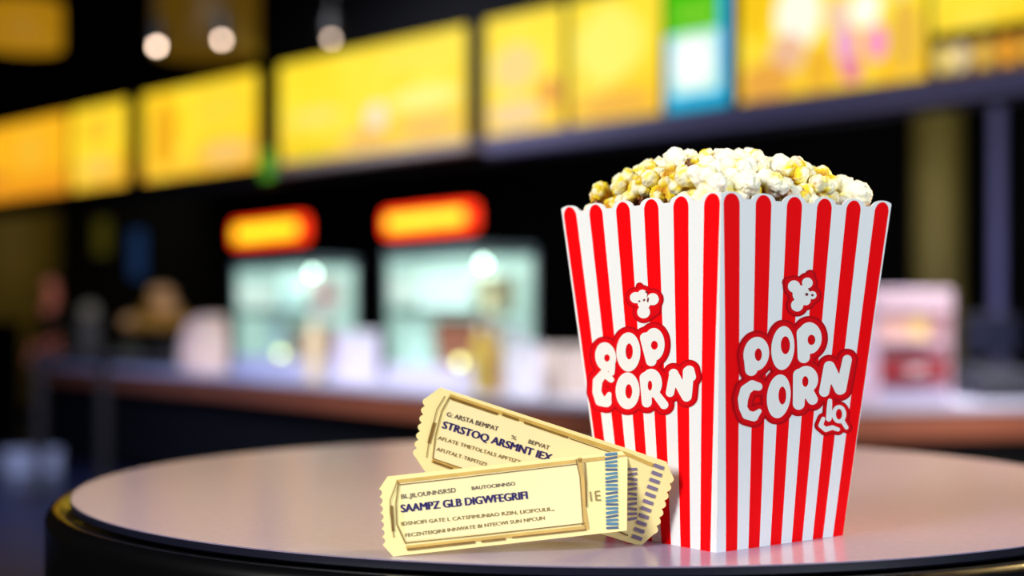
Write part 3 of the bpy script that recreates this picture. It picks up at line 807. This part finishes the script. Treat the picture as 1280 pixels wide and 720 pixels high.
R_extra = [[(354, 44, 22)], [(268, 72, 24)], [(512, 355, 20)]]

def emblem(face, kx, ox, oy, strokes, ells, holes, mark, dots, extra, ink_s, ink_e, ink_h, infl, lbl):
    bl_, br_, tl_, tr_ = face[:4]
    pl = plane_of(bl_, br_, tr_)
    def mp(off):
        def f(x, y):
            o = Vector((0, 0, EYE)); d = (at(ox + x / kx, oy + y / kx, 1.0) - o).normalized()
            h = BVH.ray_cast(o - ROOT, d)
            if h[0] is None: return ray_plane(ox + x / kx, oy + y / kx, pl, off) - ROOT
            return h[0] - d * off * 1.4
        return f
    def red(i, im): return lambda X, Y: np.minimum(np.minimum(np.minimum(field(X, Y, strokes, ells) - i, field(X, Y, extra, []) + infl - i), field(X, Y, mark, []) - im), (field(X, Y, ink_s, ink_e) - im * .75) if ink_s else 1e9)
    xa, xb, ya, yb = -10, 720, -10, 730
    e = march('emblem', red(infl, infl * .8), xa, xb, ya, yb, 4, mp(.0003), M_EMB2, pb)
    e['label'] = lbl
    march('emblem_field', red(infl - 8, infl * .8 - 7), xa, xb, ya, yb, 4, mp(.0005), M_EMB, e)
    march('lettering', lambda X, Y: field(X, Y, strokes, ells, holes), xa, xb, ya, yb, 3, mp(.0008), M_LET, e)
    march('popcorn_mark', lambda X, Y: field(X, Y, mark, []), xa, xb, ya, yb, 3, mp(.0008), M_LET, e)
    march('mark_dots', lambda X, Y: field(X, Y, dots, []), xa, xb, ya, yb, 2, mp(.0010), M_INK, e)
    if ink_s:
        march('small_figure', lambda X, Y: field(X, Y, ink_s, ink_e, ink_h), xa, xb, ya, yb, 3, mp(.0008), M_LET, e)
emblem(FACES[0], 4.0, 720, 340, L_strokes, L_ells, L_holes, L_mark, L_dots, L_extra, None, None, None, 30, 'red popcorn emblem on the left face')
emblem(FACES[1], 3.132, 900, 330, R_strokes, R_ells, R_holes, R_mark, R_dots, R_extra, R_q_s, R_q_e, R_q_h, 25, 'red popcorn emblem on the right face')

# ------------------------------------------------------------------ popcorn
def kernel_mesh(seed, kind):
    rnd = random.Random(seed)
    lobes = []
    def spread(n, z=0.0):
        out = []
        while len(out) < n:
            d = Vector((rnd.gauss(0, 1), rnd.gauss(0, 1), rnd.gauss(0, .8) + z)).normalized()
            if all(d.dot(e) < .55 for e in out) or rnd.random() < .03: out.append(d)
        return out
    if kind == 'round':
        lobes = [(Vector((0, 0, .06)), .8)] + [(d * .62, rnd.uniform(.26, .36)) for d in spread(3, -.6)]
    else:
        big = {'white': 5, 'butter': 5, 'toasted': 6}[kind]
        lobes = [(d * rnd.uniform(.4, .62), rnd.uniform(.4, .56) if kind == 'white' else rnd.uniform(.34, .52)) for d in spread(big, .15)]
        for k in range(9 if kind == 'white' else 22):
            c, r = rnd.choice(lobes[:big]); d = Vector((rnd.gauss(0, 1), rnd.gauss(0, 1), rnd.gauss(0, 1))).normalized()
            lobes.append((c + d * r * .78, r * rnd.uniform(.26, .42)))
    lobes.append((Vector((0, 0, 0)), .45))
    bm = bmesh.new(); bmesh.ops.create_icosphere(bm, subdivisions=5, radius=1)
    cl = bm.verts.layers.float_color.new('tint')
    white, cream, yellow, gold, brown = [Vector(lin(c)[:3]) for c in ((244, 241, 228), (243, 238, 172), (236, 212, 26), (190, 118, 6), (92, 28, 8))]
    off = Vector((seed * 3.1, seed * 1.7, 0))
    hull = Vector((rnd.gauss(0, 1), rnd.gauss(0, 1), rnd.gauss(0, 1))).normalized()
    for v in bm.verts:
        d = v.co.normalized(); best = .1; sec = .1
        for c, r in lobes:
            b = d.dot(c); disc_ = b * b - c.dot(c) + r * r
            if disc_ > 0:
                t_ = b + math.sqrt(disc_)
                if t_ > best: sec = best; best = t_
                elif t_ > sec: sec = t_
        rr = best + noise.noise(d * 3.2 + off) * .09 + noise.noise(d * 9 + off) * .06 + noise.noise(d * 20 + off) * .02
        v.co = d * rr
        crease = max(0, min(1, 1 - (rr - .5) / .42))
        nz = noise.noise(d * 2.2 + off * 2) * .5 + .5
        n2 = noise.noise(d * 6 + off * 3) * .5 + .5
        if kind == 'white' or kind == 'round': c = white.lerp(cream, min(1, crease * .8 + nz * .2)); c = c.lerp(yellow, max(0, crease - .45) * 1.0)
        elif kind == 'butter': c = white.lerp(cream, nz); c = c.lerp(yellow, min(1, max(0, nz - .42) * 3.4 + max(0, crease - .2) * 1.2)); c = c.lerp(gold, min(1, max(0, crease - .5) * 1.6))
        else: c = white.lerp(cream, nz); c = c.lerp(yellow, min(1, max(0, nz - .34) * 3.4 + crease)); c = c.lerp(gold, min(1, max(0, n2 - .55) * 2.4 * nz + max(0, crease - .45) * 1.5))
        h = d.dot(hull) + noise.noise(d * 5 + off) * .25
        if kind == 'toasted' and h > .55: c = c.lerp(brown, min(.95, (h - .55) * 4))
        elif kind != 'round' and h > .9: c = c.lerp(gold, min(1, (h - .9) * 5))
        v[cl] = (c.x, c.y, c.z, 1)
    me = bpy.data.meshes.new('popcorn_kernel'); bm.to_mesh(me); bm.free()
    for p in me.polygons: p.use_smooth = True
    return me
pm = bpy.data.materials.new('popcorn'); pm.use_nodes = True
b = pm.node_tree.nodes['Principled BSDF']
an = pm.node_tree.nodes.new('ShaderNodeAttribute'); an.attribute_name = 'tint'
pm.node_tree.links.new(an.outputs['Color'], b.inputs['Base Color'])
b.inputs['Roughness'].default_value = .55; b.inputs['Subsurface Weight'].default_value = .08
b.inputs['Subsurface Radius'].default_value = (.002, .0015, .0008); b.inputs['Specular IOR Level'].default_value = .35
KM = {k: [kernel_mesh(s + 40 * i, k) for s in range(6)] for i, k in enumerate(('white', 'butter', 'toasted', 'round'))}
for l in KM.values():
    for me in l: me.materials.append(pm)
EX = (t_r - t_f); EY = (t_l - t_f)
def heap(u, v):            # height of the heap's surface over the rim plane; u, v run over the box mouth
    a = math.sqrt(max(0, 1 - (abs(u - .5) * 2) ** 2.2)); b_ = math.sqrt(max(0, 1 - (abs(v - .5) * 2) ** 2.2))
    return -.004 + .004 * noise.noise(Vector((u * 5, v * 5, 3.3))) + .035 * a * b_
rnd = random.Random(11)
pts = []
tries = 0
while len(pts) < 270 and tries < 60000:
    tries += 1
    u, v = rnd.uniform(.085, .915), rnd.uniform(.085, .915)
    lay = 0 if rnd.random() < .62 else 1
    p = t_f + EX * u + EY * v + Vector((0, 0, heap(u, v) - .0075 - lay * .009))
    if all((p - q_[0]).length > .0112 for q_ in pts): pts.append((p, u, v))
KINDN = {'white': 'fluffy white', 'butter': 'butter yellow', 'toasted': 'golden brown toasted', 'round': 'round cream white'}
for p, u, v in pts:
    px = 640 + p.x / p.y * F
    r = rnd.random()
    if px < 850: kd = 'butter' if r < .42 else 'toasted' if r < .8 else 'white' if r < .91 else 'round'
    elif px < 985: kd = 'white' if r < .68 else 'butter' if r < .84 else 'round' if r < .92 else 'toasted'
    else: kd = 'butter' if r < .42 else 'toasted' if r < .72 else 'white' if r < .9 else 'round'
    me = rnd.choice(KM[kd])
    o = bpy.data.objects.new('popcorn_kernel', me); C.objects.link(o)
    o.location = p; s = rnd.uniform(.0094, .0118); o.scale = (s, s, s)
    o.rotation_euler = (rnd.uniform(-.9, .9), rnd.uniform(-.9, .9), rnd.uniform(0, 6.28))
    side = 'left slope' if px < 800 else 'left of the crest' if px < 870 else 'middle crest' if px < 950 else 'right of the crest' if px < 1010 else 'right slope'
    row = 'front' if u + v < .75 else 'middle' if u + v < 1.15 else 'rear'
    tag(o, '%s popped kernel in the %s of the heap, %s' % (KINDN[kd], row, side), 'popcorn', 'popcorn heaped in the striped box: %s, %s, %s' % (kd, row, side))

# ------------------------------------------------------------------ tickets
M_TK = mat('ticket_card', (246, 230, 160), .55, vary=.02, spec=.25)
M_TKH = mat('ticket_pale_card', (247, 231, 174), .55, vary=.02, spec=.25)  # slightly paler card for the printed panel
M_GOLD = mat('gold_ink', (206, 168, 84), .45, vary=.25, scale=90)
M_BRN = mat('brown_ink', (128, 96, 36), .5, vary=.4, scale=120)
M_NAVY = mat('navy_ink', (62, 52, 128), .6)
M_GREY = mat('grey_ink', (104, 92, 84), .6)
M_OLV = mat('olive_ink', (140, 122, 70), .6)
M_BLUE = mat('blue_bar', (74, 124, 156), .6)
M_SLATE = mat('slate_bar', (66, 92, 128), .6)
M_VIO = mat('violet_bar', (124, 112, 140), .6)

def poly_on(pl, pts, off, root, bm):
    vs = [bm.verts.new(ray_plane(x, y, pl, off) - root) for x, y in pts]
    try: bm.faces.new(vs)
    except ValueError: pass
def band_pts(p, q, w0, w1=None):
    w1 = w0 if w1 is None else w1
    dx, dy = q[0] - p[0], q[1] - p[1]; L = math.hypot(dx, dy); nx, ny = -dy / L, dx / L
    return [(p[0] - nx * w0 / 2, p[1] - ny * w0 / 2), (q[0] - nx * w1 / 2, q[1] - ny * w1 / 2), (q[0] + nx * w1 / 2, q[1] + ny * w1 / 2), (p[0] + nx * w0 / 2, p[1] + ny * w0 / 2)]
def path_band(pl, pts, w, off, root, bm):
    for a, b_ in zip(pts, pts[1:]): poly_on(pl, band_pts(a, b_, w), off, root, bm)
def text_on(bm, pl, root, txt, p, q, h, off, bold=.0):
    w_ = bold * 24
    for k in ((-1, -.5, 0, .5, 1) if bold > .02 else (-.5, .5) if bold > 0 else (0,)):
        text_one(bm, pl, root, txt, (p[0] + k * w_, p[1]), (q[0] + k * w_, q[1]), h, off)
def text_one(bm, pl, root, txt, p, q, h, off, bold=.0):
    """writes txt with its baseline from pixel p to pixel q, cap height h"""
    cu = bpy.data.curves.new('lettering', 'FONT'); cu.body = txt; cu.size = 1.0; cu.offset = bold; cu.resolution_u = 3
    o = bpy.data.objects.new('lettering', cu); C.objects.link(o)
    me = bpy.data.meshes.new_from_object(o.evaluated_get(bpy.context.evaluated_depsgraph_get()))
    xs = [v.co.x for v in me.vertices]; x0, x1 = min(xs), max(xs)
    dx, dy = q[0] - p[0], q[1] - p[1]; L = math.hypot(dx, dy); ux, uy = dx / L, dy / L
    vx, vy = uy, -ux
    sy = h / .7
    vm = []
    for v in me.vertices:
        a = (v.co.x - x0) / (x1 - x0) * L; b_ = v.co.y * sy
        vm.append(bm.verts.new(ray_plane(p[0] + ux * a + vx * b_, p[1] + uy * a + vy * b_, pl, off) - root))
    for pg in me.polygons:
        try: bm.faces.new([vm[i] for i in pg.vertices])
        except ValueError: pass
    bpy.data.objects.remove(o); bpy.data.meshes.remove(me); bpy.data.curves.remove(cu)

def zig(p, q, n, amp):
    dx, dy = q[0] - p[0], q[1] - p[1]; L = math.hypot(dx, dy); nx, ny = -dy / L, dx / L
    out = []
    for k in range(n * 4 + 1):
        t_ = k / (n * 4); a = amp * abs(math.sin(PI * n * t_))
        out.append((p[0] + dx * t_ + nx * a, p[1] + dy * t_ + ny * a))
    return out

def ticket(label, A, B, Cc, outline):
    a, b_, c_ = [at(*k) for k in (A, B, Cc)]
    pl = plane_of(a, b_, c_)
    root = a.copy()
    t = thing('ticket', label, 'ticket', root, 0, 'gold edged tickets leaning on the striped box')
    bm = bmesh.new()
    fr = [ray_plane(x, y, pl) - root for x, y in outline]
    n = pl[1]
    f = [bm.verts.new(p) for p in fr]; bk = [bm.verts.new(p - n * .0004) for p in fr]
    bm.faces.new(f); bm.faces.new(bk)
    for k in range(len(f)):
        k2 = (k + 1) % len(f); bm.faces.new((f[k], f[k2], bk[k2], bk[k]))
    obj('ticket_card', bm, M_TK, t)
    return t, pl, root

def table_d(py): return (EYE - TZ) * F / (py - HY)
# front ticket
out1 = [(491.5, 695.5), (783.5, 663.2), (784.5, 563.0), (484.5, 595.5)] + zig((474, 611), (478.5, 681), 7, -3.5)
t1, pl1, r1 = ticket('front ticket lying lower, its left end on the table', (491.5, 695.5, table_d(695.6)), (783.5, 663.2, .829), (484.5, 595.5, .8155), out1)
bm = bmesh.new()
poly_on(pl1, [(500, 604), (727, 576), (731, 655), (508, 676)], .0002, r1, bm)
obj('printed_panel', bm, M_TKH, t1)
bm = bmesh.new()
path_band(pl1, [(496, 602), (756, 572.5)], 4.5, .0004, r1, bm)
path_band(pl1, [(508, 684.5), (733, 659)], 4.5, .0004, r1, bm)
path_band(pl1, [(724.5, 572), (728, 600), (729.5, 632), (734, 662)], 5.5, .0004, r1, bm)
path_band(pl1, [(756, 572.5), (783, 569)], 2.0, .0004, r1, bm)
fr1 = obj('gold_frame', bm, M_GOLD, t1)
bm = bmesh.new()
path_band(pl1, [(498, 606), (560, 599), (640, 589.5), (722, 580)], 1.1, .0006, r1, bm)
path_band(pl1, [(507, 678.5), (600, 669), (731, 654)], 1.3, .0006, r1, bm)
path_band(pl1, [(509, 687), (594, 677.5)], 3.2, .0006, r1, bm); path_band(pl1, [(602, 677), (632, 673.5)], 3.0, .0006, r1, bm); path_band(pl1, [(640, 672), (733, 662)], 2.2, .0006, r1, bm)
path_band(pl1, [(497, 601), (488, 625), (488, 640), (492.5, 672)], 1.0, .0006, r1, bm)
path_band(pl1, [(498.5, 603), (495, 630), (496, 655), (507.5, 680)], 1.3, .0006, r1, bm)
path_band(pl1, [(489.5, 632), (491.5, 664)], 3.2, .0006, r1, bm)
path_band(pl1, [(731, 578), (733, 604), (733.5, 634)], 1.6, .0006, r1, bm); path_band(pl1, [(720, 574), (725, 596), (728, 640), (729, 657)], .9, .0006, r1, bm)
obj('frame_brown_ink', bm, M_BRN, fr1)  # printed brown lines along the gold frame
bm = bmesh.new(); text_on(bm, pl1, r1, 'SAAMPZ GLB DIGWFEGRIFI', (502, 640.5), (659.5, 623.5), 9.8, .0005, .028); obj('title_print', bm, M_NAVY, t1)
bm = bmesh.new()
text_on(bm, pl1, r1, 'BL.JILOUNNSRSD', (502, 623.5), (570, 615), 5.6, .0005, .012); text_on(bm, pl1, r1, 'BAUTOCIINNSO', (590, 612.5), (644, 606.5), 4.6, .0005, .012)
obj('small_print', bm, M_GREY, t1)
bm = bmesh.new()
text_on(bm, pl1, r1, 'IDSNCIFI GATE L CATSFIMUNIAO RZIN, LICIFCULIL,,', (502, 657), (693, 638), 4.6, .0005, .012)
text_on(bm, pl1, r1, 'FECZNTEIQINI INNWATE BI NTECWI SUN NPCUN', (507, 671.5), (681, 649.5), 4.6, .0005, .012)
obj('fine_print', bm, M_OLV, t1)
bm = bmesh.new(); text_on(bm, pl1, r1, '1E', (738.5, 627), (751.5, 625.5), 13, .0005, 0); obj('stub_print', bm, M_OLV, t1)
bm = bmesh.new(); bm2 = bmesh.new()
for k in range(20):
    y = 567.5 + k * 4.85; s_ = .9 * math.sin(k * 1.3)
    w_ = 2.9 if k % 3 else 3.6
    poly_on(pl1, band_pts((756.5 + (k * .08), y + s_ + .8), (771.5 + (k * .08), y - s_ * .6 - .6), w_), .0005, r1, bm if k % 3 != 1 else bm2)
cb = obj('barcode', bm, M_BLUE, t1); obj('dark_bars', bm2, M_SLATE, cb)

# rear ticket
out2 = [(550, 484.5), (786, 561.5), (833, 577.5)] + zig((840, 594), (817, 668), 7, -4.0) + [(803, 681), (793, 680.3), (747, 666), (640, 628), (532, 590.5)] + zig((519, 571), (533, 497), 7, -4.0)
t2, pl2, r2 = ticket('rear ticket tilted behind the front one, its right corner on the table', (803, 681, table_d(681.2)), (840, 594, .832), (550, 484.5, .866), out2)
bm = bmesh.new()
poly_on(pl2, [(562, 500), (780, 570), (745, 640), (540, 574)], .0002, r2, bm)
obj('printed_panel', bm, M_TKH, t2)
bm = bmesh.new()
path_band(pl2, [(562, 494.5), (700, 540), (786, 568.5), (816, 581.5)], 4.5, .0004, r2, bm)
path_band(pl2, [(540, 575.5), (580, 589), (660, 616)], 4.5, .0004, r2, bm)
fr2 = obj('gold_frame', bm, M_GOLD, t2)
bm = bmesh.new()
path_band(pl2, [(563, 497.5), (622, 517.5)], 3.4, .0006, r2, bm); path_band(pl2, [(628, 518), (648, 525)], 3.0, .0006, r2, bm); path_band(pl2, [(655, 528), (710, 547)], 2.6, .0006, r2, bm); path_band(pl2, [(712, 548), (780, 571)], 1.3, .0006, r2, bm)
path_band(pl2, [(562, 496), (552, 514), (544, 545), (541, 573), (578, 585.5)], 1.2, .0006, r2, bm)
path_band(pl2, [(556, 495), (546, 512), (537, 545), (533, 572)], 1.0, .0006, r2, bm)
path_band(pl2, [(543, 528), (536, 554)], 3.6, .0006, r2, bm); path_band(pl2, [(541, 577), (566, 586)], 3.0, .0006, r2, bm)
obj('frame_brown_ink', bm, M_BRN, fr2)  # brown print on the rear ticket's frame
bm = bmesh.new(); path_band(pl2, [(773, 664), (785, 669.5)], 1.6, .0006, r2, bm); obj('corner_mark', bm, M_BRN, t2)
bm = bmesh.new(); text_on(bm, pl2, r2, 'STRSTOQ ARSMNT IEX', (552.5, 535.0), (688, 577), 9.4, .0005, .028); obj('title_print', bm, M_NAVY, t2)
bm = bmesh.new()
text_on(bm, pl2, r2, 'G: ARSTA BEMPAT', (558, 520), (622, 539), 5.8, .0005, .015); text_on(bm, pl2, r2, '%', (638, 548), (645, 550.5), 5, .0005, .0); text_on(bm, pl2, r2, 'BEPVAT', (660, 554), (686, 562.5), 5.4, .0005, .012)
obj('small_print', bm, M_GREY, t2)
bm = bmesh.new()
text_on(bm, pl2, r2, 'AFLATE TMETOLTALS APFTIZT', (547, 549), (650, 580), 4.6, .0005, .012); text_on(bm, pl2, r2, 'AFUTALT-TRPITIZS', (545, 563), (608, 583), 4.6, .0005, .012)
obj('fine_print', bm, M_OLV, t2)
bm = bmesh.new()
for k in range(11):
    y = 586 + k * 6.2; s_ = 1.0 * math.sin(k * 2.1)
    poly_on(pl2, band_pts((784.8, y + s_ + .6), (796.2, y - s_ + .4), 3.4), .0005, r2, bm)
for k in range(11):
    f_ = k / 10; cx, cy = 823.5 + (796.5 - 823.5) * f_, 583.5 + (672 - 583.5) * f_
    poly_on(pl2, band_pts((cx - 6.2, cy - 2.4), (cx + 6.2, cy + 2.2), 4.6), .0005, r2, bm)
obj('barcode', bm, M_VIO, t2)

# ------------------------------------------------------------------ lights
def area(name, loc, target, size, power, col, size_y=None, spread=180):
    l = bpy.data.lights.new(name, 'AREA'); l.energy = power; l.size = size; l.color = col; l.spread = math.radians(spread)
    if size_y: l.shape = 'RECTANGLE'; l.size_y = size_y
    o = bpy.data.objects.new(name, l); C.objects.link(o); o.location = loc
    o.rotation_euler = (Vector(target) - Vector(loc)).to_track_quat('-Z', 'Y').to_euler()
    return o
area('key_lamp', (-1.5, -0.5, 2.25), (.05, .95, 1.1), .8, 68, (1.0, .96, .9))
area('cool_fill', (1.5, -.7, 1.7), (.12, .9, 1.12), .9, 36, (.88, .95, 1.0))  # unseen cool fill, added for the box's right face
area('top_lamp', (.1, 1.3, 2.6), (.1, 1.0, 1.1), .7, 4, (1.0, .97, .92))
area('counter_fill', (-1.3, 6.9, 3.3), (-.7, 8.1, .8), 1.0, 72, (.9, .9, 1.0), spread=110)  # unseen light added to brighten the counter's left run
area('right_counter_fill', (2.0, 7.3, 2.9), (1.8, 6.75, .8), .5, 60, (.92, .9, 1.0), spread=100)  # added above the right counter, hidden behind the header
area('right_edge_fill', (3.2, 5.1, 1.95), (1.9, 6.5, .72), .3, 11, (1.0, .94, .95), spread=70)  # added out of view to lift the wooden edge at right
area('floor_lamp_glow', (-3.6, 8.0, 3.3), (-3.4, 9.0, 0), 1.2, 70, (.36, .48, 1.0), spread=100)  # no floor lamp: bluish light added over the floor at left
area('warm_side_fill', (1.35, 2.0, 1.75), (.42, 1.12, 1.05), .25, 9, (1.0, .7, .28), spread=60)  # added for a golden glow on the table's right side
area('left_column_fill', (-4.3, 14.0, 2.6), (-5.4, 16.0, 1.9), .3, 14, (1.0, .9, .6))  # unseen light added to pick out the left column
area('right_column_fill', (2.1, 7.2, 2.3), (2.33, 8.1, 1.8), .2, 2.5, (1.0, .95, .6))  # added light on the right column, no fixture there
